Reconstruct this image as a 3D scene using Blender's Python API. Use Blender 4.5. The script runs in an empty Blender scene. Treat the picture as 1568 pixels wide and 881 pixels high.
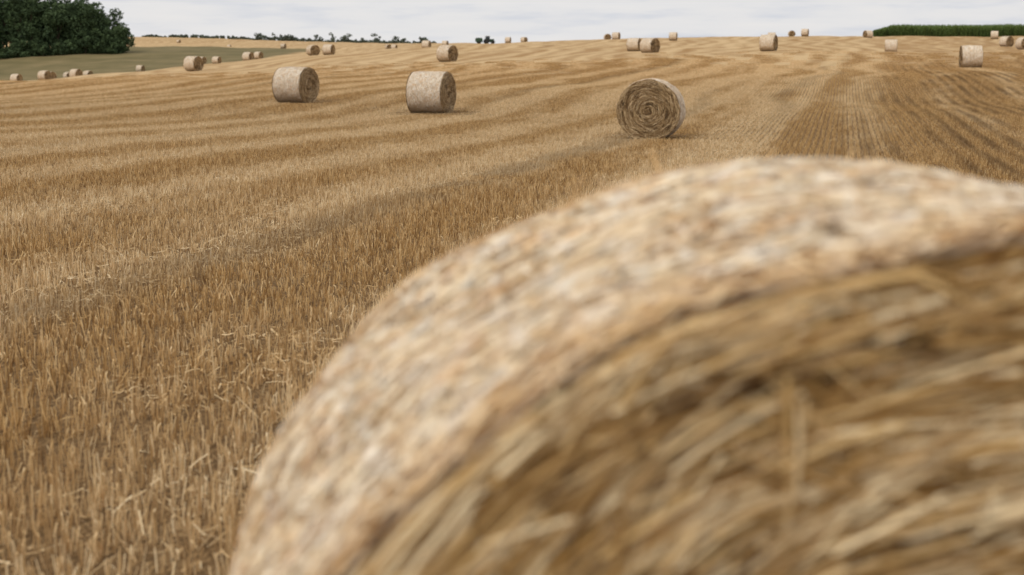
import bpy, math, numpy as np
from mathutils import Vector
rng = np.random.default_rng(7)
scene = bpy.context.scene
scene.view_settings.view_transform = 'Standard'
scene.view_settings.look = 'None'
scene.view_settings.exposure = 0

# ------------------------------------------------------------ helpers
def link(ob):
    scene.collection.objects.link(ob); return ob

def new_mesh(name, V, Q, rnd=None, mats=None, midx=None, smooth=False):
    V = np.asarray(V, dtype=np.float32).reshape(-1, 3)
    Q = np.asarray(Q, dtype=np.int32).reshape(-1, 4)
    me = bpy.data.meshes.new(name)
    me.vertices.add(len(V)); me.vertices.foreach_set('co', V.ravel())
    me.loops.add(len(Q)*4); me.loops.foreach_set('vertex_index', Q.ravel())
    me.polygons.add(len(Q)); me.polygons.foreach_set('loop_start', np.arange(len(Q), dtype=np.int32)*4)
    for m in (mats or []): me.materials.append(m)
    if midx is not None: me.polygons.foreach_set('material_index', np.asarray(midx, dtype=np.int32))
    me.update(calc_edges=True)
    me.polygons.foreach_set('use_smooth', np.full(len(Q), smooth))
    if rnd is not None:
        a = me.attributes.new('rnd', 'FLOAT', 'POINT')
        a.data.foreach_set('value', np.asarray(rnd, dtype=np.float32).ravel())
    me.update()
    return me

def ribbons(P, W, rnd):
    """P (N,K,3) centre path, W (N,K,3) half width vectors, rnd (N,)"""
    N, K, _ = P.shape
    V = np.stack([P-W, P+W], axis=2).reshape(-1, 3)
    base = (np.arange(N)*K*2)[:, None] + (np.arange(K-1)*2)[None, :]
    Q = np.stack([base, base+1, base+3, base+2], axis=-1).reshape(-1, 4)
    return V, Q, np.repeat(rnd, K*2)

def merge(parts):
    Vs, Qs, Rs, Ms = [], [], [], []; o = 0
    for V, Q, R, m in parts:
        V = np.asarray(V).reshape(-1, 3)
        Vs.append(V); Qs.append(np.asarray(Q)+o); Rs.append(R); Ms.append(np.full(len(Q), m)); o += len(V)
    return np.concatenate(Vs), np.concatenate(Qs), np.concatenate(Rs), np.concatenate(Ms)

def norm(a): return a/np.maximum(np.linalg.norm(a, axis=-1, keepdims=True), 1e-9)

class NT:
    def __init__(s, tree): s.t = tree; s.n = tree.nodes; s.l = tree.links
    def node(s, typ, **kw):
        n = s.n.new(typ)
        for k, v in kw.items(): setattr(n, k, v)
        return n
    def put(s, sock, val):
        if isinstance(val, bpy.types.NodeSocket): s.l.new(val, sock)
        elif val is not None: sock.default_value = val
    def math(s, op, a, b=None, c=None, clamp=False):
        n = s.node('ShaderNodeMath', operation=op, use_clamp=clamp)
        for i, v in enumerate((a, b, c)):
            if v is not None: s.put(n.inputs[i], v)
        return n.outputs[0]
    def noise(s, vec, scale, detail=3, rough=.55):
        n = s.node('ShaderNodeTexNoise')
        s.put(n.inputs['Vector'], vec); n.inputs['Scale'].default_value = scale
        n.inputs['Detail'].default_value = detail; n.inputs['Roughness'].default_value = rough
        return n.outputs[0]
    def ramp(s, fac, stops, interp='LINEAR'):
        n = s.node('ShaderNodeValToRGB'); cr = n.color_ramp; cr.interpolation = interp
        while len(cr.elements) < len(stops): cr.elements.new(.5)
        for e, (p, c) in zip(cr.elements, stops):
            e.position = p; e.color = (*c, 1) if len(c) == 3 else c
        s.put(n.inputs[0], fac); return n.outputs[0]
    def mix(s, fac, a, b, blend='MIX'):
        n = s.node('ShaderNodeMix', data_type='RGBA', blend_type=blend)
        s.put(n.inputs[0], fac)
        for i, v in ((6, a), (7, b)):
            s.put(n.inputs[i], (*v, 1) if isinstance(v, tuple) and len(v) == 3 else v)
        return n.outputs[2]
    def comb(s, x, y, z=0.0):
        n = s.node('ShaderNodeCombineXYZ')
        for i, v in enumerate((x, y, z)): s.put(n.inputs[i], v)
        return n.outputs[0]
    def sep(s, v):
        n = s.node('ShaderNodeSeparateXYZ'); s.put(n.inputs[0], v); return n.outputs
    def smooth(s, v, a, b):
        n = s.node('ShaderNodeMapRange', interpolation_type='SMOOTHSTEP')
        s.put(n.inputs[0], v); n.inputs[1].default_value = a; n.inputs[2].default_value = b
        return n.outputs[0]
    def attr(s, name):
        n = s.node('ShaderNodeAttribute', attribute_name=name); return n.outputs['Fac']

def mat_new(name, rough=.85, spec=.2):
    m = bpy.data.materials.new(name); m.use_nodes = True
    b = m.node_tree.nodes['Principled BSDF']
    b.inputs['Roughness'].default_value = rough
    b.inputs['Specular IOR Level'].default_value = spec
    return m, NT(m.node_tree), b

# ------------------------------------------------------------ field directions
RD = norm(np.array([.21, 1.0])); ND = np.array([RD[1], -RD[0]])   # along rows / across rows

# node group: how pale (chaff-covered) the stubble is
grp = bpy.data.node_groups.new('field_pale', 'ShaderNodeTree')
grp.interface.new_socket('Pale', in_out='OUTPUT', socket_type='NodeSocketFloat')
grp.interface.new_socket('Row', in_out='OUTPUT', socket_type='NodeSocketFloat')
g = NT(grp)
go = g.node('NodeGroupOutput')
pos = g.node('ShaderNodeNewGeometry').outputs['Position']
px, py, pz = g.sep(pos)
u = g.math('ADD', g.math('MULTIPLY', px, float(ND[0])), g.math('MULTIPLY', py, float(ND[1])))
v = g.math('ADD', g.math('MULTIPLY', px, float(RD[0])), g.math('MULTIPLY', py, float(RD[1])))
warp = g.math('MULTIPLY', g.math('SUBTRACT', g.noise(pos, .022, 2), .5), g.math('MULTIPLY', g.smooth(py, 20, 140), 24.0))
u2 = g.math('ADD', u, warp)
wob = g.math('MULTIPLY', g.math('SUBTRACT', g.noise(pos, .35, 2), .5), 1.0)
band = g.math('COSINE', g.math('MULTIPLY', g.math('ADD', g.math('ADD', u2, wob), 2.3), 2*math.pi/3.05))
broad = g.noise(g.comb(g.math('MULTIPLY', u2, .16), g.math('MULTIPLY', v, .008)), 1.0, 3, .6)
fine = g.noise(g.comb(g.math('MULTIPLY', u2, 1.5), g.math('MULTIPLY', v, .22)), 1.0, 4, .6)
blot = g.noise(pos, .9, 4, .6)
right = g.smooth(g.math('SUBTRACT', u, g.math('MULTIPLY', py, .03)), -2.5, 1.0)
s = g.math('MULTIPLY', band, .27)
s = g.math('ADD', s, g.math('MULTIPLY', g.math('SUBTRACT', broad, .5), 1.6))
s = g.math('ADD', s, g.math('MULTIPLY', g.math('SUBTRACT', fine, .5), 1.1))
s = g.math('ADD', s, g.math('MULTIPLY', g.math('SUBTRACT', blot, .5), .8))
s = g.math('ADD', s, .44)
s = g.math('SUBTRACT', s, g.math('MULTIPLY', right, .25))
s = g.math('ADD', s, g.math('MULTIPLY', g.smooth(py, 12, 40), .10))
# two chaff swaths left by the combine
for (a0, a1, amp) in ((-2.8, .022, .75), (-6.7, .036, .55)):
    du = g.math('SUBTRACT', g.math('ADD', u, g.math('MULTIPLY', wob, .5)), g.math('ADD', g.math('MULTIPLY', py, a1), a0))
    gs = g.math('EXPONENT', g.math('MULTIPLY', g.math('MULTIPLY', du, du), -4.0))
    fd = g.math('MULTIPLY', g.smooth(py, 12, 30), g.math('SUBTRACT', 1.0, g.smooth(py, 130, 200)))
    s = g.math('ADD', s, g.math('MULTIPLY', g.math('MULTIPLY', gs, fd), amp))
s = g.math('ADD', s, 0.0, clamp=True)
g.l.new(s, go.inputs['Pale'])
rc = g.math('MULTIPLY', g.math('ADD', g.math('COSINE', g.math('MULTIPLY', g.math('ADD', u, g.math('MULTIPLY', wob, .12)), 2*math.pi/.5)), 1.0), .5)
rn = g.smooth(g.noise(g.comb(g.math('MULTIPLY', u, .5), g.math('MULTIPLY', v, .09)), 1.0, 4, .65), .38, .62)
wt = g.noise(g.comb(g.math('MULTIPLY', u2, .5), g.math('MULTIPLY', v, .006)), 1.0, 1, .4)
wheel_ = g.smooth(wt, .60, .72)
rr_ = g.math('MULTIPLY', g.math('MULTIPLY', g.math('POWER', rc, 1.5), rn), right)
rr_ = g.math('MULTIPLY', rr_, g.math('SUBTRACT', 1.0, g.smooth(py, 75, 120)))
rr_ = g.math('MAXIMUM', rr_, g.math('MULTIPLY', g.math('MULTIPLY', wheel_, .5), g.smooth(blot, .3, .6)))
g.l.new(rr_, go.inputs['Row'])

# ------------------------------------------------------------ materials
def straw_field_mat():
    m, n, b = mat_new('stubble_straw', .8, .25)
    gp = n.node('ShaderNodeGroup'); gp.node_tree = grp
    r = n.attr('rnd')
    base = n.ramp(r, [(0, (.14, .074, .028)), (.3, (.39, .225, .083)), (.65, (.64, .41, .17)), (1, (.88, .66, .36))])
    pale = n.ramp(r, [(0, (.37, .235, .11)), (.4, (.74, .52, .265)), (1, (.98, .82, .55))])
    c = n.mix(n.smooth(gp.outputs['Pale'], .25, .85), base, pale)
    c = n.mix(n.math('MULTIPLY', gp.outputs['Row'], .75), c, (.15, .09, .045))
    gw = n.smooth(n.noise(n.node('ShaderNodeNewGeometry').outputs['Position'], 2.2, 3, .6), .70, .78)
    c = n.mix(n.math('MULTIPLY', gw, .45), c, (.14, .17, .05))
    n.put(b.inputs['Base Color'], c)
    tr = n.node('ShaderNodeBsdfTranslucent'); n.put(tr.inputs[0], c)
    mx = n.node('ShaderNodeMixShader'); mx.inputs[0].default_value = .2
    n.l.new(b.outputs[0], mx.inputs[1]); n.l.new(tr.outputs[0], mx.inputs[2])
    n.l.new(mx.outputs[0], n.n['Material Output'].inputs['Surface'])
    return m

def ground_mat():
    m, n, b = mat_new('field_ground', .95, .1)
    gp = n.node('ShaderNodeGroup'); gp.node_tree = grp
    pos = n.node('ShaderNodeNewGeometry').outputs['Position']
    x, y, z = n.sep(pos)
    uu = n.math('ADD', n.math('MULTIPLY', x, float(ND[0])), n.math('MULTIPLY', y, float(ND[1])))
    vv = n.math('ADD', n.math('MULTIPLY', x, float(RD[0])), n.math('MULTIPLY', y, float(RD[1])))
    fib = n.noise(n.comb(n.math('MULTIPLY', uu, 14.0), n.math('MULTIPLY', vv, 5.0)), 3.0, 5, .7)
    soil = n.ramp(fib, [(.3, (.065, .038, .018)), (.5, (.18, .108, .048)), (.7, (.44, .29, .135))])
    far1 = n.mix(n.smooth(gp.outputs['Pale'], .1, .95), (.40, .235, .095), (.70, .50, .27))
    st = n.noise(n.comb(n.math('MULTIPLY', uu, .35), n.math('MULTIPLY', vv, .05)), 1.0, 4, .6)
    far1 = n.mix(n.math('MULTIPLY', n.smooth(st, .35, .7), .7), far1, n.mix(.5, far1, (.72, .53, .30)))
    far1 = n.mix(n.math('MULTIPLY', n.noise(pos, 2.5, 4, .7), .45), far1, (.24, .148, .068))
    far1 = n.mix(n.math('MULTIPLY', gp.outputs['Row'], .5), far1, (.21, .13, .06))
    c = n.mix(n.smooth(y, 45, 115), soil, far1)
    gn = n.noise(pos, .12, 4, .6)
    grass = n.ramp(gn, [(.3, (.135, .115, .05)), (.55, (.20, .16, .075)), (.75, (.27, .205, .105))])
    ga = n.attr('grass')
    c = n.mix(ga, c, grass)
    n.put(b.inputs['Base Color'], c)
    bp = n.node('ShaderNodeBump'); bp.inputs['Strength'].default_value = .6; bp.inputs['Distance'].default_value = .03
    n.put(bp.inputs['Height'], fib); n.l.new(bp.outputs[0], b.inputs['Normal'])
    return m

def bale_mats():
    def face(name, stops):
        ms, n, b = mat_new(name, .6, .35)
        n.put(b.inputs['Base Color'], n.ramp(n.attr('rnd'), stops)); return ms
    ms = face('bale_face_straw', [(0, (.045, .021, .006)), (.2, (.17, .085, .024)), (.5, (.48, .275, .085)), (.75, (.72, .48, .20)), (1, (.95, .77, .48))])
    ms2 = face('bale_weathered_face_straw', [(0, (.03, .017, .007)), (.3, (.13, .073, .028)), (.6, (.29, .178, .076)), (.85, (.48, .33, .16)), (1, (.72, .54, .32))])
    def side(name, warm):
        mw, n, b = mat_new(name, .75, .25)
        r = n.attr('rnd')
        tc = n.node('ShaderNodeTexCoord').outputs['Object']
        if warm: c = n.ramp(r, [(0, (.46, .28, .13)), (.2, (.72, .50, .27)), (.5, (.87, .68, .43)), (.8, (.94, .81, .60)), (1, (.96, .91, .82))])
        else: c = n.ramp(r, [(0, (.42, .28, .16)), (.2, (.66, .49, .31)), (.5, (.83, .68, .49)), (.8, (.92, .82, .67)), (1, (.95, .92, .87))])
        n1 = n.noise(tc, 22, 3, .6)
        c = n.mix(n.math('MULTIPLY', n.smooth(n1, .57, .69), .6), c, (.52, .54, .54))
        n2 = n.noise(tc, 14, 3, .6)
        c = n.mix(n.math('MULTIPLY', n.smooth(n2, .5, .70), .6), c, (.78, .48, .22))
        n3 = n.noise(tc, 19, 2, .5)
        c = n.mix(n.math('MULTIPLY', n.smooth(n3, .50, .66), .6), c, (.96, .88, .77))
        x, y, z = n.sep(tc)
        if warm:
            ax = n.math('ADD', n.math('ABSOLUTE', x), n.math('MULTIPLY', n.math('SUBTRACT', n2, .5), .15))
            c = n.mix(n.math('MULTIPLY', n.smooth(ax, .38, .50), .6), c, (.70, .44, .18))
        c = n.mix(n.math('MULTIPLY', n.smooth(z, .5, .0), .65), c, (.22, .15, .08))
        n.put(b.inputs['Base Color'], c); return mw
    mw = side('bale_side_straw', True); mw2 = side('bale_weathered_side_straw', False)
    m1, n, b = mat_new('bale_side_wrap', .85, .15)
    tc = n.node('ShaderNodeTexCoord').outputs['Object']
    x, y, z = n.sep(tc)
    a = n.math('ARCTAN2', y, n.math('SUBTRACT', z, .68))
    f = n.noise(n.comb(n.math('MULTIPLY', x, 22.0), n.math('MULTIPLY', a, 6.0)), 1.0, 6, .7)
    c = n.ramp(f, [(.3, (.36, .25, .15)), (.5, (.64, .50, .34)), (.7, (.86, .76, .60))])
    b2 = n.noise(tc, 2.2, 3, .6)
    c = n.mix(n.math('MULTIPLY', n.smooth(b2, .45, .75), .5), c, (.50, .34, .17))
    net = n.math('POWER', n.math('ABSOLUTE', n.math('SINE', n.math('MULTIPLY', x, 60.0))), 14.0)
    c = n.mix(n.math('MULTIPLY', net, .3), c, (.8, .78, .74))
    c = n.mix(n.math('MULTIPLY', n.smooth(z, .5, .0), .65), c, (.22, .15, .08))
    n.put(b.inputs['Base Color'], c)
    bp = n.node('ShaderNodeBump'); bp.inputs['Strength'].default_value = .7; bp.inputs['Distance'].default_value = .02
    n.put(bp.inputs['Height'], f); n.l.new(bp.outputs[0], b.inputs['Normal'])
    m2, n, b = mat_new('bale_end', .9, .1)
    tc = n.node('ShaderNodeTexCoord').outputs['Object']
    x, y, z = n.sep(tc); z = n.math('SUBTRACT', z, .68)
    a = n.math('ARCTAN2', y, z)
    r = n.math('SQRT', n.math('ADD', n.math('MULTIPLY', y, y), n.math('MULTIPLY', z, z)))
    r = n.math('ADD', r, n.math('MULTIPLY', a, .02))
    f = n.noise(n.comb(n.math('MULTIPLY', r, 34.0), n.math('MULTIPLY', a, 3.0)), 1.0, 6, .7)
    c = n.ramp(f, [(.33, (.04, .022, .009)), (.5, (.13, .075, .03)), (.7, (.30, .19, .085))])
    n.put(b.inputs['Base Color'], c)
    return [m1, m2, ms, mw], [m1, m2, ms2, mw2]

def leaf_mat(name, dark, light, haze=None):
    m, n, b = mat_new(name, .8, .15)
    r = n.attr('rnd')
    c = n.ramp(r, [(0, dark), (1, light)])
    n.put(b.inputs['Base Color'], c)
    return m

STUB = straw_field_mat(); GROUND = ground_mat(); BALE, BALE2 = bale_mats()

# ------------------------------------------------------------ terrain
ctrl = np.array([
 (0,0,0),(-10,0,0),(10,0,0),(0,-30,0),(-60,-30,0),(60,-30,.2),(0,15,-.05),(-15,22,-.05),(15,22,-.1),
 (3.28,37,-.25),(-2.8,52.6,-.14),(-8.1,59.3,-.07),(20,60,.1),(-30,60,-.3),(-60,60,-.6),(60,60,.6),
 (-5.1,126,1.2),(27.9,96.3,1.06),(21.2,131,2.1),(41.4,253,4.3),(12.4,142.5,1.85),(12.6,163.8,2.42),
 (37.3,156,2.0),(-29.9,148.6,.17),(-25.6,204,1.87),(-38.9,233.5,1.05),(-13.6,252,2.97),(18.7,285,4.66),
 (20.7,344,5.4),(25.6,252,4.2),(55,298,5.4),(60.6,344,6.0),(61.2,273,4.97),(83,273,4.64),(63.6,204,2.87),
 (55,172,2.3),(-60.3,204,-1.4),(-60.1,218,-1.3),(-75,293,-1.9),(-69.5,303,-.9),(-58,303,.3),(-53.7,293,.6),
 (-95,240,-3.6),(-108,335,-1.4),(-112,386,2.4),(-130,388,1.3),(-119,425,4.0),(-108,606,5.1),(-138,657,7.6),(-30,404,3.5),(-.9,364,4.76),
 (-10,606,6.9),(-111,550,4.5),(-161,808,11.4),(-111,808,9.3),(-42,707,7.5),(11,404,5.6),(36,404,6.3),
 (75,354,6.15),(101,344,6.1),(40,600,4.5),(120,600,4.5),(150,300,5),(120,180,2.6),(-150,200,-5),(-200,420,2.5),
 (-300,600,5),(300,600,3),(300,200,3),(-300,100,-4),(0,900,4),(-250,950,9),(200,1000,0)], float)
S0 = 100.0
def tk(d2): return .5*d2*np.log(d2+1e-9)
C2 = ctrl[:, :2]/S0
n_ = len(C2)
K = tk(((C2[:, None]-C2[None])**2).sum(-1)) + np.eye(n_)*2e-4
Pm = np.hstack([np.ones((n_, 1)), C2])
A = np.block([[K, Pm], [Pm.T, np.zeros((3, 3))]])
sol = np.linalg.solve(A, np.concatenate([ctrl[:, 2], np.zeros(3)]))
def sstep(x, a, b):
    t = np.clip((x-a)/(b-a), 0, 1); return t*t*(3-2*t)
def height(x, y):
    x = np.atleast_1d(np.asarray(x, float)); y = np.atleast_1d(np.asarray(y, float))
    sh = x.shape; q = np.stack([x.ravel(), y.ravel()], -1)/S0
    out = np.empty(len(q))
    for i in range(0, len(q), 20000):
        qq = q[i:i+20000]
        out[i:i+20000] = tk(((qq[:, None]-C2[None])**2).sum(-1))@sol[:n_] + sol[n_] + qq@sol[n_+1:]
    z = out.reshape(sh)
    f = np.maximum(sstep(y, 850, 1400), sstep(np.abs(x), 350, 700))
    z = z*(1-f) + (-12)*f*sstep(y, 600, 1400)
    far = sstep(y, 15, 60)
    z = z + far*.07*(np.sin(x*.21+y*.13)+np.sin(y*.19-x*.11+1.3)) + sstep(y, 60, 120)*.08*np.sin(x*.5+y*.08+2*np.sin(y*.03))
    return z
def hz(x, y): return float(height([x], [y])[0])

def axis(lo, hi, fine_lo, fine_hi, step, grow):
    a = list(np.arange(fine_lo, fine_hi, step)); s_ = step
    while a[-1] < hi: s_ *= grow; a.append(a[-1]+s_)
    s_ = step
    while a[0] > lo: s_ *= grow; a.insert(0, a[0]-s_)
    return np.array(a)
xs = axis(-1500, 1500, -130, 130, 1.5, 1.12)
ys = np.concatenate([np.arange(-40, 60, 1.5), np.arange(60, 460, 2.5), axis(460, 3500, 460, 900, 5, 1.15)])
ys = np.unique(ys)
GX, GY = np.meshgrid(xs, ys)
GZ = height(GX, GY)
nx, ny = len(xs), len(ys)
V = np.stack([GX, GY, GZ], -1).reshape(-1, 3)
i0 = (np.arange(ny-1)[:, None]*nx + np.arange(nx-1)[None]).ravel()
Q = np.stack([i0, i0+1, i0+1+nx, i0+nx], -1)
me = new_mesh('field_ground', V, Q, mats=[GROUND], smooth=True)
edge1 = 262 + (GX+75)*1.6
edge2 = 455 + (GX+110)*(-.6)
gmask = sstep(GY-edge1, 0, 6)*(1-sstep(GY-edge2, 0, 8))*(1-sstep(GX, -52, -48))
at = me.attributes.new('grass', 'FLOAT', 'POINT'); at.data.foreach_set('value', gmask.ravel().astype(np.float32))
link(bpy.data.objects.new('field_ground', me))

# ------------------------------------------------------------ stubble tiles
def make_tile(seed, litter, short):
    r = np.random.default_rng(seed)
    P = []; W = []; R = []
    rows = 8
    for i in range(rows):
        x0 = -.5 + (i+.5)/rows
        npl = 32
        yy = r.uniform(-.5, .5, npl)
        for k in range(npl):
            base = np.array([x0 + r.normal(0, .009), yy[k], -.02])
            hc = r.uniform(.75, 1.15)
            cc = r.normal(0, .14)
            for q in range(r.integers(2, 5)):
                h = r.uniform(.075, .135)*short*hc
                if r.random() < .03: h *= 1.4
                lean = r.normal(0, .14, 2) if r.random() < .9 else r.normal(0, .6, 2)
                b0 = base + np.array([r.normal(0, .010), r.normal(0, .010), 0])
                top = b0 + np.array([lean[0]*h, lean[1]*h, h])
                th = r.uniform(0, math.pi); w = r.uniform(.0018, .0033)
                wd = np.array([math.cos(th), math.sin(th), 0])*w
                mid = (b0+top)/2 + np.array([*r.normal(0, .002, 2), 0])
                P.append([b0, mid, top]); W.append([wd, wd*1.05, wd*.95]); R.append(np.clip(r.beta(1.8, 1.8)+cc, 0, 1))
                if r.random() < .20:
                    t2 = b0 + (top-b0)*r.uniform(.4, .9); ang = r.uniform(0, 2*math.pi); ll = r.uniform(.03, .06)
                    d = np.array([math.cos(ang), math.sin(ang), 0])
                    wd2 = np.array([-math.sin(ang), math.cos(ang), 0])*r.uniform(.002, .0045)
                    P.append([t2, t2+d*ll*.4+np.array([0, 0, -.01]), t2+d*ll*.6+np.array([0, 0, -.05])])
                    W.append([wd2, wd2, wd2*.3]); R.append(r.uniform(.4, .95))
    for k in range(litter):
        c = np.array([r.uniform(-.5, .5), r.uniform(-.5, .5), r.uniform(.0, .03 if litter < 100 else .075)])
        ang = r.normal(math.pi/2, 1.1); el = r.normal(0, .2); L = r.uniform(.03, .11)
        d = np.array([math.cos(ang)*math.cos(el), math.sin(ang)*math.cos(el), math.sin(el)])
        sd = np.array([-math.sin(ang), math.cos(ang), r.normal(0, .5)])*r.uniform(.0016, .003)
        P.append([c-d*L/2, c+np.array([0, 0, r.normal(0, .004)]), c+d*L/2]); W.append([sd, sd, sd]); R.append(r.uniform(.35, 1))
    V, Q, R = ribbons(np.array(P), np.array(W), np.array(R))
    return new_mesh('stubble_tile', V, Q, rnd=R, mats=[STUB])
pc = bpy.data.collections.new('stubble_tiles')
specs = [(1, 30, 1.0), (2, 50, 1.05), (3, 40, .95), (4, 80, 1.0), (5, 230, .92), (6, 300, .9)]
for i, (sd, li, sh) in enumerate(specs):
    pc.objects.link(bpy.data.objects.new('tile_%d' % i, make_tile(sd, li, sh)))

us = np.arange(-70, 70, 1.0); vs = np.arange(-4, 135, 1.0)
UU, VV = np.meshgrid(us, vs)
TX = UU*ND[0] + VV*RD[0]; TY = UU*ND[1] + VV*RD[1]
keep = (np.abs(TX) < .40*np.maximum(TY, 0) + 3.0) & (TY > -2) & (TY < 128 + 8*np.sin(TX*.7)) & (rng.random(TX.shape) > sstep(TY, 85, 128)*.9)
tx, ty, tu = TX[keep], TY[keep], UU[keep]
tz = height(tx, ty)
pm = bpy.data.meshes.new('stubble'); pm.vertices.add(len(tx))
pm.vertices.foreach_set('co', np.stack([tx, ty, tz], -1).astype(np.float32).ravel())
bandv = np.cos(2*math.pi*(tu+2.3)/3.05)
pl = np.clip(.30+.35*bandv, .02, .8)*np.where(tu > -1, .3, 1)
idx = np.where(rng.random(len(tx)) < pl, rng.integers(4, 6, len(tx)), rng.integers(0, 4, len(tx)))
a = pm.attributes.new('idx', 'INT', 'POINT'); a.data.foreach_set('value', idx.astype(np.int32))
rot = np.zeros((len(tx), 3)); rot[:, 2] = -math.atan2(RD[0], RD[1]) + math.pi*rng.integers(0, 2, len(tx))
a = pm.attributes.new('rot', 'FLOAT_VECTOR', 'POINT'); a.data.foreach_set('vector', rot.astype(np.float32).ravel())
sc = np.ones((len(tx), 3)); sc[:, 2] = rng.uniform(.88, 1.12, len(tx))*(1+.15*np.sin(tx*.9+ty*.5))*(1-.25*sstep(ty, 15, 40))
BA = [(3.18, 36.2), (-2.62, 52.0), (-8.0, 58.6)]
for bx, by in BA:     # stalks flattened around each bale
    sc[:, 2] *= np.where((np.abs(tx-bx) < 1.2) & (np.abs(ty-by) < 1.6), .45, 1)
a = pm.attributes.new('scl', 'FLOAT_VECTOR', 'POINT'); a.data.foreach_set('vector', sc.astype(np.float32).ravel())
so = link(bpy.data.objects.new('stubble', pm))
ng = bpy.data.node_groups.new('stubble_scatter', 'GeometryNodeTree')
ng.interface.new_socket('Geometry', in_out='INPUT', socket_type='NodeSocketGeometry')
ng.interface.new_socket('Geometry', in_out='OUTPUT', socket_type='NodeSocketGeometry')
gi = ng.nodes.new('NodeGroupInput'); gout = ng.nodes.new('NodeGroupOutput')
iop = ng.nodes.new('GeometryNodeInstanceOnPoints'); ci = ng.nodes.new('GeometryNodeCollectionInfo')
ci.inputs['Collection'].default_value = pc; ci.inputs['Separate Children'].default_value = True; ci.inputs['Reset Children'].default_value = True
def na(name, t):
    n = ng.nodes.new('GeometryNodeInputNamedAttribute'); n.data_type = t; n.inputs['Name'].default_value = name; return n.outputs['Attribute']
ng.links.new(gi.outputs[0], iop.inputs['Points']); ng.links.new(ci.outputs[0], iop.inputs['Instance'])
iop.inputs['Pick Instance'].default_value = True
ng.links.new(na('idx', 'INT'), iop.inputs['Instance Index'])
ng.links.new(na('rot', 'FLOAT_VECTOR'), iop.inputs['Rotation'])
ng.links.new(na('scl', 'FLOAT_VECTOR'), iop.inputs['Scale'])
ng.links.new(iop.outputs[0], gout.inputs[0])
md = so.modifiers.new('scatter', 'NODES'); md.node_group = ng

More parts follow.
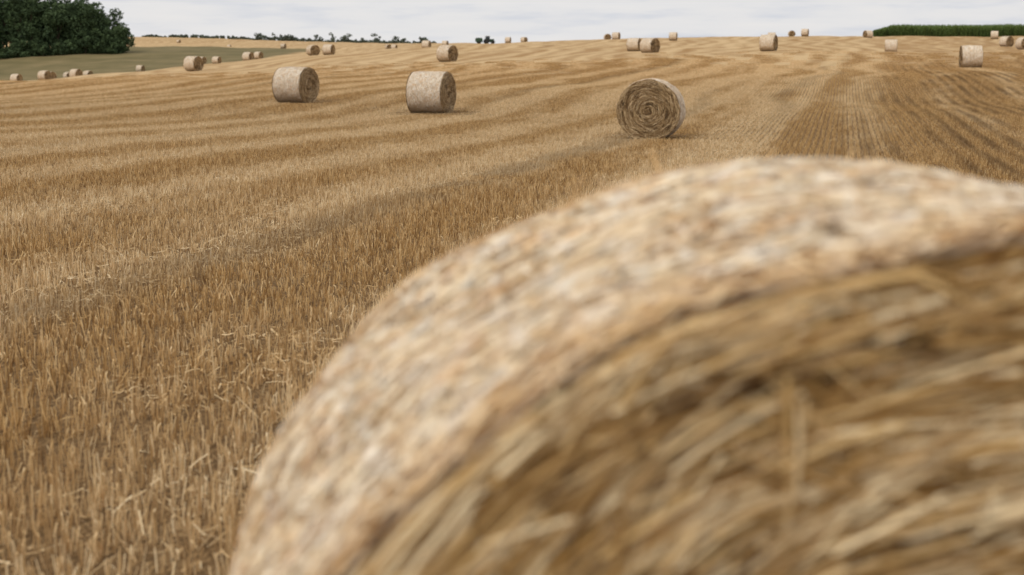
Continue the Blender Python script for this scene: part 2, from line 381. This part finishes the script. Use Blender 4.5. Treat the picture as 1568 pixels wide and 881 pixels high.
# ------------------------------------------------------------ bales
def bale_mesh(name, seed, R=.70, L=1.2, squash=1.0, wide=1.04, flat=.93, nface=300, per=8, nside=3000, sw=.0035, slen=.2, side_len=None, side_dev=.35, tuft=.02, stray=60, stray_len=(.04, .11), mats=None, rnd_edge=.035, strays=None):
    r = np.random.default_rng(seed)
    side_len = side_len or slen
    NC, NX = 120, 28
    ph = np.linspace(0, 2*math.pi, NC, endpoint=False)
    def shape(x, ph_, rad):
        bump = 1 + .010*np.sin(3*ph_+seed) + .006*np.sin(7*ph_+x*5+seed*2) + .005*np.sin(13*ph_-x*9)
        y = np.sin(ph_)*R*wide*rad*bump
        z = np.cos(ph_)*R*squash*rad*bump
        fl = -R*squash*flat
        z = np.where(z < fl, fl + (z-fl)*.25, z)
        return y, z + R*squash*(flat+.25*(1-flat))
    parts = []
    prof = np.linspace(-1, 1, NX)
    rr = 1 - rnd_edge*np.abs(prof)**6
    X, PH = np.meshgrid(prof*L/2, ph, indexing='ij')
    RRm = np.repeat(rr[:, None], NC, 1)*(1+.006*np.sin(X*22+seed)+.004*r.normal(size=X.shape))
    Y, Z = shape(X, PH, RRm)
    V = np.stack([X, Y, Z], -1).reshape(-1, 3)
    i = np.arange(NX-1)[:, None]*NC; j = np.arange(NC)[None]; j2 = (j+1) % NC
    Qs = np.stack([i+j, i+j2, i+NC+j2, i+NC+j], -1).reshape(-1, 4)
    parts.append((V, Qs, np.full(len(V), .5), 0))
    NR = 18
    for sgn in (1, -1):
        rad = np.linspace(1, .01, NR)*rr[-1]
        RAD, PH2 = np.meshgrid(rad, ph, indexing='ij')
        XX = sgn*(L/2 - .03*sstep(1-RAD, .02, .1) + .012*np.sin(RAD*60+PH2)*sstep(1-RAD, .03, .1) + .006*r.normal(size=RAD.shape)*sstep(1-RAD, .03, .1))
        XX[0] = sgn*L/2
        YY, ZZ = shape(XX, PH2, RAD)
        V = np.stack([XX, YY, ZZ], -1).reshape(-1, 3)
        i = np.arange(NR-1)[:, None]*NC
        Qf = np.stack([i+j, i+j2, i+NC+j2, i+NC+j], -1).reshape(-1, 4)
        parts.append((V, Qf, np.full(len(V), .5), 1))
        Kp = 5
        N = nface
        cr = np.sqrt(r.uniform(.0, 1, N))*.985; cp = r.uniform(0, 2*math.pi, N)
        cdev = r.normal(0, .17, N); cdev = np.where(r.random(N) < .14, r.normal(0, .7, N), cdev)
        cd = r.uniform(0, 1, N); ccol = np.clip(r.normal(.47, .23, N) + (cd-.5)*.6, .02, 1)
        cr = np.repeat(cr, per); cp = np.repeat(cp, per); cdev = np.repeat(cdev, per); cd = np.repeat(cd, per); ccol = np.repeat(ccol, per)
        M = len(cr)
        cr = np.clip(cr + r.normal(0, .010/R, M), .02, .985); cp = cp + r.normal(0, .04, M)/np.maximum(cr, .15)
        cdev = cdev + r.normal(0, .10, M)
        Ls = r.uniform(.5, 1.4, M)*slen
        t = np.linspace(-.5, .5, Kp)[None]*Ls[:, None]
        rm = cr*R
        along = t*np.cos(cdev)[:, None]; rad_off = t*np.sin(cdev)[:, None]
        curveR = rm[:, None] + rad_off
        phi = cp[:, None] + along/np.maximum(curveR, .10)
        radn = np.clip(np.abs(curveR)/R, .01, .988)
        rimf = sstep(cr, .86, .97)[:]*.55
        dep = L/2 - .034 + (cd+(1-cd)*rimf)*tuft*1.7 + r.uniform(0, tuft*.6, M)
        sag = r.normal(0, .005, (M, 1))*np.cos(t/Ls[:, None]*math.pi) + r.normal(0, .008, (M, 1))*(t/Ls[:, None])
        xx = sgn*(dep[:, None] + sag)
        yy, zz = shape(xx, phi, radn)
        P = np.stack([xx, yy, zz], -1)
        T = norm(np.gradient(P, axis=1))
        nrm = np.zeros_like(P); nrm[..., 0] = sgn
        side = norm(np.cross(T, nrm)); roll = r.uniform(-.9, .9, M)[:, None, None]
        Wd = (side*np.cos(roll) + nrm*np.sin(roll))*(r.uniform(.6, 1.3, M)*sw)[:, None, None]
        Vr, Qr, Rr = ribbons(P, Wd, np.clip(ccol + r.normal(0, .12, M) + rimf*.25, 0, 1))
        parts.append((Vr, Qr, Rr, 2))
    M = nside; Kp = 5
    xx0 = r.uniform(-L/2, L/2, M)*.995; cp = r.uniform(0, 2*math.pi, M); dev = r.normal(0, side_dev, M); Ls = r.uniform(.4, 1.3, M)*side_len
    t = np.linspace(-.5, .5, Kp)[None]*Ls[:, None]
    xx = np.clip(xx0[:, None] + t*np.sin(dev)[:, None], -L/2-.01, L/2+.01)
    phi = cp[:, None] + t*np.cos(dev)[:, None]/R
    radn = 1 - rnd_edge*np.abs(xx/(L/2))**6 + r.uniform(.0, .012, M)[:, None] + .004
    yy, zz = shape(xx, phi, radn)
    P = np.stack([xx, yy, zz], -1); T = norm(np.gradient(P, axis=1))
    nr = np.stack([np.zeros_like(xx), np.sin(phi), np.cos(phi)], -1)
    side = norm(np.cross(T, nr)); roll = r.normal(0, .35, M)[:, None, None]
    Wd = (side*np.cos(roll) + nr*np.sin(roll))*(r.uniform(.6, 1.4, M)*sw)[:, None, None]
    Vr, Qr, Rr = ribbons(P, Wd, r.beta(2.5, 1.8, M)); parts.append((Vr, Qr, Rr, 3))
    M = stray
    x0 = np.where(r.random(M) < .7, np.sign(r.normal(size=M))*L/2*r.uniform(.93, 1.0, M), r.uniform(-L/2, L/2, M)); cp = r.uniform(0, 2*math.pi, M)
    y0, z0 = shape(x0, cp, np.full(M, .97))
    p0 = np.stack([x0, y0, z0], -1)
    d = norm(np.stack([r.normal(0, .35, M), np.sin(cp)+r.normal(0, .6, M), np.cos(cp)+r.normal(0, .6, M)], -1))
    ln = r.uniform(*stray_len, M)[:, None]
    wmul = np.full((M, 1), .8)
    if strays:   # a few loose stalks: (x, angle, tilt, length)
        S_ = np.array(strays); y1, z1 = shape(S_[:, 0], S_[:, 1], np.full(len(S_), .97))
        p0 = np.concatenate([p0, np.stack([S_[:, 0], y1, z1], -1)])
        aa = S_[:, 1]+S_[:, 2]
        d = np.concatenate([d, np.stack([0*aa, np.sin(aa), np.cos(aa)], -1)]); ln = np.concatenate([ln, S_[:, 3:4]])
        wmul = np.concatenate([wmul, np.full((len(S_), 1), 1.35)]); M += len(S_)
    P = np.stack([p0, p0+d*ln*.5, p0+d*ln+r.normal(0, .006, (M, 3))], 1)
    P[..., 2] = np.maximum(P[..., 2], .0)
    sd = norm(np.cross(d, r.normal(size=(M, 3))))*wmul*sw
    Wd = np.repeat(sd[:, None], 3, 1)*np.array([1, .9, .5])[None, :, None]
    Vr, Qr, Rr = ribbons(P, Wd, r.uniform(.2, .6, M)); parts.append((Vr, Qr, Rr, 3))
    V, Q, Rn, Mi = merge(parts)
    return new_mesh(name, V, Q, rnd=Rn, mats=mats or BALE2, midx=Mi)

def put_bale(me, x, y, rot, sc=1.0, z=None):
    ob = link(bpy.data.objects.new('straw_bale', me))
    ob.location = (x, y, (hz(x, y) if z is None else z) - .015); ob.rotation_euler = (0, 0, math.radians(rot)); ob.scale = (sc,)*3
    return ob

# big foreground bale  (local +x = end facing the camera)
Rf = .822
st_ = [(-.49, -.50, .50, .075), (-.46, -.46, 1.0, .095), (-.48, -.24, .1, .065), (-.46, -.08, .6, .06), (-.49, .10, .3, .045), (-.48, -1.05, .9, .07), (-.5, -.80, .6, .045)]
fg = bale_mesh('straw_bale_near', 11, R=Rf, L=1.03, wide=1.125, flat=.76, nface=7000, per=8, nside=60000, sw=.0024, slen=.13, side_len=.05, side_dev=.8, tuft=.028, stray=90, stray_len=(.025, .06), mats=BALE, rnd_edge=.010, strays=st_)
th = .129
cz = 1.6 - .984 - Rf*(.76+.25*.24)
put_bale(fg, .580 - math.sin(th)*.515, 1.565 + math.cos(th)*.515, -90+math.degrees(th), z=cz+.015)

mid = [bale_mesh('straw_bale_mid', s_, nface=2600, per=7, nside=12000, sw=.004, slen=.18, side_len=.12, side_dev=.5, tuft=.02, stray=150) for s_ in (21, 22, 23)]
put_bale(mid[0], 3.20, 36.2, -102)
put_bale(mid[1], -2.66, 52.0, -19)
put_bale(mid[2], -8.02, 58.6, -25, .97)
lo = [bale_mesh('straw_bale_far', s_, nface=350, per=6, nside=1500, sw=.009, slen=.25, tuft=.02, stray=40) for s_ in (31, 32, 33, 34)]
far = [(-5.14,126,-35),(27.9,96.3,-8),(21.2,131,-25),(41.4,253,-10),(12.4,142.5,-42),(12.6,163.8,-20),(37.3,156,-14),
 (-29.9,148.6,-30),(-25.6,204,-55),(-38.9,233.5,-25),(-13.6,252,-15),(18.7,285,-20),(20.7,344,-80),(25.6,252,-14),(55,298,-20),
 (60.6,344,-90),(61.2,273,-160),(83,273,-20),(63.6,204,-60),(55.5,172,-75),
 (-60.3,204,-25),(-74,236,-20),(-60.1,218,-30),(-66,226,-40),(-75.6,282,-30),(-80,285,-40),(-69.5,296,-20),(-58,296,-30),(-53.7,288,-20),
 (-108,606,-20),(-138,657,-30),(-30,404,-20),(-32,410,-60),(-.9,364,-15),(-16,380,-20),(3,395,-40),(-62,430,-20),(-24.5,212,-20),(-48,300,-30)]
for k, (x, y, ro) in enumerate(far):
    put_bale(lo[k % 4], x, y, ro, .96+.06*((k*37) % 10)/10)

# ------------------------------------------------------------ foliage
def leaf_quads(c, size, r, rnd):
    N = len(c)
    a = norm(r.normal(size=(N, 3))); b = norm(np.cross(a, r.normal(size=(N, 3))))
    sA = (size*r.uniform(.6, 1.3, N))[:, None]; sB = (size*r.uniform(.4, .9, N))[:, None]
    V = np.stack([c-a*sA-b*sB*.4, c+b*sB-a*sA*.1, c+a*sA+b*sB*.3, c-b*sB+a*sA*.2], 1).reshape(-1, 3)
    Q = np.arange(N*4).reshape(N, 4)
    return V, Q, np.repeat(rnd, 4)

def tree_parts(x, y, z, H, rad, r, nb=26, nl=70, ls=.35, low=.15):
    parts = []
    def limb(p, q, r0, r1):
        p = np.array(p, float); q = np.array(q, float); d = norm(q-p); s_ = norm(np.cross(d, [.3, .9, .1])); t_ = np.cross(d, s_)
        an = np.linspace(0, 2*math.pi, 6, endpoint=False)
        ring = np.cos(an)[:, None]*s_ + np.sin(an)[:, None]*t_
        V = np.concatenate([p+ring*r0, q+ring*r1]); j = np.arange(6); j2 = (j+1) % 6
        return V, np.stack([j, j2, j2+6, j+6], -1), np.full(12, 0.), 1
    parts.append(limb((x, y, z-.3), (x+r.normal(0, .3), y, z+H*.7), H*.022, H*.008))
    for k in range(4):
        an = r.uniform(0, 2*math.pi)
        parts.append(limb((x, y, z+H*r.uniform(.25, .5)), (x+math.cos(an)*rad*.6, y+math.sin(an)*rad*.6, z+H*r.uniform(.5, .75)), H*.01, H*.004))
    for k in range(nb):
        d = norm(r.normal(size=3)); f = r.uniform(.35, .95)
        ctr = np.array([x+d[0]*rad*f*.85, y+d[1]*rad*f*.85, z+H*(.5+low*.5) + d[2]*H*(.5-low*.5)*f*.88])
        br = rad*r.uniform(.26, .42)
        pts = norm(r.normal(size=(nl, 3)))*(br*r.uniform(.55, 1.08, nl)**.6)[:, None]*np.array([1, 1, .75]) + ctr
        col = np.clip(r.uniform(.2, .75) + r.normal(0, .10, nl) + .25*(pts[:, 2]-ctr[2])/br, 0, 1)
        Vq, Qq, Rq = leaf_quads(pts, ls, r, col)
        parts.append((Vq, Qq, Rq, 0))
    return parts

bark, n, b = mat_new('bark', .9, .1)
n.put(b.inputs['Base Color'], n.ramp(n.noise(None, 3, 4), [(.3, (.06, .045, .03)), (.7, (.13, .10, .075))]))
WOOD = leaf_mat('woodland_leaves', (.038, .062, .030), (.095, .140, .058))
HEDG = leaf_mat('hedge_leaves', (.09, .11, .085), (.17, .20, .15))
CORN = leaf_mat('maize_leaves', (.05, .085, .02), (.17, .24, .07))
r = np.random.default_rng(5)
parts = []
xx = -95.5
while xx > -190:
    Hh = np.interp(-xx, [95, 97, 101, 106, 112, 118, 125, 190], [8, 11, 13, 14, 15.5, 17, 18, 19]) + r.normal(0, .6)
    yy = 386 + r.normal(0, 2)
    parts += tree_parts(xx, yy, hz(xx, yy)-.8, Hh, r.uniform(3.3, 4.6), r, nb=48, nl=85, ls=.31, low=.0)
    if xx < -100:
        yy2 = 394 + r.normal(0, 2)
        parts += tree_parts(xx-2, yy2, hz(xx, yy2), Hh*1.0, r.uniform(3.5, 5), r, nb=34, nl=60, ls=.38, low=.0)
    xx -= r.uniform(2.6, 3.8)
for k in range(150):
    x_ = r.uniform(-190, -94.5); y_ = 383 + r.normal(0, 1.5)
    parts += tree_parts(x_, y_, hz(x_, y_)-.6, r.uniform(2.5, 5.5), r.uniform(1.8, 3.0), r, nb=9, nl=60, ls=.32, low=0)
V, Q, Rn, Mi = merge(parts)
link(bpy.data.objects.new('woodland', new_mesh('woodland', V, Q, rnd=Rn, mats=[WOOD, bark], midx=Mi)))

parts = []
for k in range(260):
    f = r.random(); x_ = -190 + f*155; y_ = 815 - f*95 + r.normal(0, 2)
    h_ = r.uniform(1.0, 2.2)
    if r.random() < .16 and x_ > -125: h_ = r.uniform(3.0, 5.5)
    parts += tree_parts(x_, y_, hz(x_, y_)-.3, h_, max(1.2, h_*.55), r, nb=6, nl=24, ls=.4, low=0)
V, Q, Rn, Mi = merge(parts)
link(bpy.data.objects.new('distant_hedgerow', new_mesh('distant_hedgerow', V, Q, rnd=Rn, mats=[HEDG, bark], midx=Mi)))

# maize block
N = 10000
x_ = r.uniform(72, 150, N); y_ = r.uniform(0, 1, N)**1.5*45 + 322 + (x_-72)*.06
ok = x_ > .2280*y_
x_, y_ = x_[ok], y_[ok]; N = len(x_)
z_ = height(x_, y_)
hh = r.uniform(1.9, 2.4, N)*np.clip(.55+(x_-.228*y_)/9, 0, 1)*1.1
Ps, Ws, Rs = [], [], []
for k in range(N):
    b0 = np.array([x_[k], y_[k], z_[k]-.1])
    Ps.append([b0, b0+[0, 0, hh[k]*.5], b0+[r.normal(0, .04), 0, hh[k]]]); Ws.append([[.03, 0, 0]]*3); Rs.append(.6)
    for q in range(7):
        z0 = hh[k]*(.1+.8*q/7); an = r.uniform(0, 2*math.pi); d = np.array([math.cos(an), math.sin(an), 0]); sd = np.array([-d[1], d[0], 0])*.05
        p0 = b0+[0, 0, z0]; l_ = r.uniform(.4, .7)
        Ps.append([p0, p0+d*l_*.5+[0, 0, .3], p0+d*l_+[0, 0, .12]]); Ws.append([sd, sd*1.4, sd*.3]); Rs.append(np.clip(.15+.6*z0/2.2+r.normal(0, .15), 0, 1))
V, Q, Rn = ribbons(np.array(Ps, float), np.array(Ws, float), np.array(Rs))
link(bpy.data.objects.new('maize_crop', new_mesh('maize_crop', V, Q, rnd=Rn, mats=[CORN])))

# ------------------------------------------------------------ tractor
import bmesh
def simple(name, col, rough=.5):
    m, n, b = mat_new(name, rough, .4)
    f = n.noise(n.node('ShaderNodeTexCoord').outputs['Object'], 4, 3)
    n.put(b.inputs['Base Color'], n.mix(n.math('MULTIPLY', f, .4), col, tuple(c*.6+.03 for c in col))); return m
mt_body = simple('tractor_paint', (.04, .09, .05)); mt_glass = simple('tractor_glass', (.03, .04, .05), .1); mt_tyre = simple('tyre', (.03, .03, .03), .9); mt_roof = simple('tractor_roof', (.35, .36, .36))
tr = link(bpy.data.objects.new('tractor', None))
ty_, tx_ = 600, -9.0
tr.location = (tx_, ty_, hz(tx_, ty_)+.02); tr.rotation_euler = (0, 0, math.radians(15))
def box(name, size, loc, mat, bev=.05, taper=1.0):
    bm = bmesh.new(); bmesh.ops.create_cube(bm, size=1)
    for v_ in bm.verts:
        tpr = taper if v_.co.z > 0 else 1
        v_.co = Vector((v_.co.x*size[0]*tpr, v_.co.y*size[1]*tpr, v_.co.z*size[2]))
    bmesh.ops.bevel(bm, geom=bm.edges[:], offset=bev, segments=2, affect='EDGES')
    me = bpy.data.meshes.new(name); bm.to_mesh(me); bm.free(); me.materials.append(mat)
    ob = link(bpy.data.objects.new(name, me)); ob.location = loc; ob.parent = tr
def wheel(name, rad, w, loc):
    bm = bmesh.new(); bmesh.ops.create_cone(bm, cap_ends=True, segments=24, radius1=rad, radius2=rad, depth=w)
    bmesh.ops.bevel(bm, geom=[e for e in bm.edges if len(e.link_faces) == 2 and e.calc_face_angle() > 1], offset=.1*rad, segments=2, affect='EDGES')
    me = bpy.data.meshes.new(name); bm.to_mesh(me); bm.free(); me.materials.append(mt_tyre)
    ob = link(bpy.data.objects.new(name, me)); ob.location = loc; ob.rotation_euler = (math.pi/2, 0, 0); ob.parent = tr
box('hood', (1.9, .8, .8), (1.35, 0, 1.35), mt_body, .12)
box('cab', (1.5, 1.5, 1.3), (-.3, 0, 2.05), mt_glass, .06, .9)
box('cab_roof', (1.6, 1.6, .18), (-.3, 0, 2.8), mt_roof, .06)
box('chassis', (3.4, .6, .5), (.5, 0, .8), mt_body, .06)
box('exhaust', (.1, .1, 1.0), (.7, .4, 2.2), mt_tyre, .02)
for sy in (-1, 1):
    wheel('rear_wheel_%d' % (sy+2), .9, .5, (-.7, sy*.95, .9)); wheel('front_wheel_%d' % (sy+2), .6, .4, (1.8, sy*.85, .6))
    box('fender_%d' % (sy+2), (1.3, .5, .12), (-.7, sy*.95, 1.88), mt_body, .05)
box('baler', (2.6, 2.0, 1.7), (-3.6, 0, 1.35), mt_body, .3)
wheel('baler_wheel_1', .5, .35, (-3.6, 1.2, .5)); wheel('baler_wheel_2', .5, .35, (-3.6, -1.2, .5))
box('drawbar', (1.6, .15, .15), (-2.0, 0, .7), mt_tyre, .03)

# ------------------------------------------------------------ sky and light
EL, AZ = math.radians(52), math.radians(-125)    # veiled sun from the left, slightly behind the camera
w = bpy.data.worlds.new('World'); scene.world = w; w.use_nodes = True
n = NT(w.node_tree); bg = n.n['Background']
sky = n.node('ShaderNodeTexSky', sky_type='NISHITA'); sky.sun_disc = False
sky.sun_elevation = EL; sky.sun_rotation = AZ; sky.air_density = 1.2; sky.dust_density = 3
dirv = n.node('ShaderNodeTexCoord').outputs['Generated']
x, y, z = n.sep(dirv)
zz = n.math('ADD', n.math('MAXIMUM', z, 0.0), .05)
pl = n.comb(n.math('DIVIDE', x, zz), n.math('DIVIDE', y, zz), .0)
c1 = n.noise(pl, .35, 5, .6)
c2 = n.noise(n.comb(n.math('MULTIPLY', x, 13.0), n.math('MULTIPLY', y, 4.0), n.math('MULTIPLY', z, 90.0)), 1.0, 4, .55)
cc = n.math('ADD', n.math('MULTIPLY', c1, .35), n.math('MULTIPLY', c2, .65))
cloud = n.ramp(cc, [(.33, (8.1, 7.9, 7.75)), (.50, (7.6, 7.55, 7.6)), (.57, (6.9, 7.0, 7.35)), (.68, (5.7, 6.1, 6.8))])
mixc = n.mix(.96, sky.outputs[0], cloud)
n.put(bg.inputs['Color'], mixc); bg.inputs['Strength'].default_value = .105
sl = bpy.data.lights.new('sun', 'SUN'); sl.energy = 1.25; sl.angle = math.radians(32); sl.color = (1, .93, .82)
so_ = link(bpy.data.objects.new('sun', sl))
dvec = Vector((math.sin(AZ)*math.cos(EL), math.cos(AZ)*math.cos(EL), math.sin(EL)))
so_.rotation_euler = dvec.to_track_quat('Z', 'Y').to_euler(); so_.location = (0, 0, 50)

# ------------------------------------------------------------ camera
cam = bpy.data.cameras.new('camera'); co = link(bpy.data.objects.new('camera', cam))
co.location = (0, 0, 1.6); co.rotation_euler = (math.radians(90-8.35), 0, 0)
cam.lens = 55.1; cam.sensor_width = 36; cam.clip_start = .05; cam.clip_end = 6000
cam.dof.use_dof = True; cam.dof.focus_distance = 16; cam.dof.aperture_fstop = 3.1
scene.camera = co
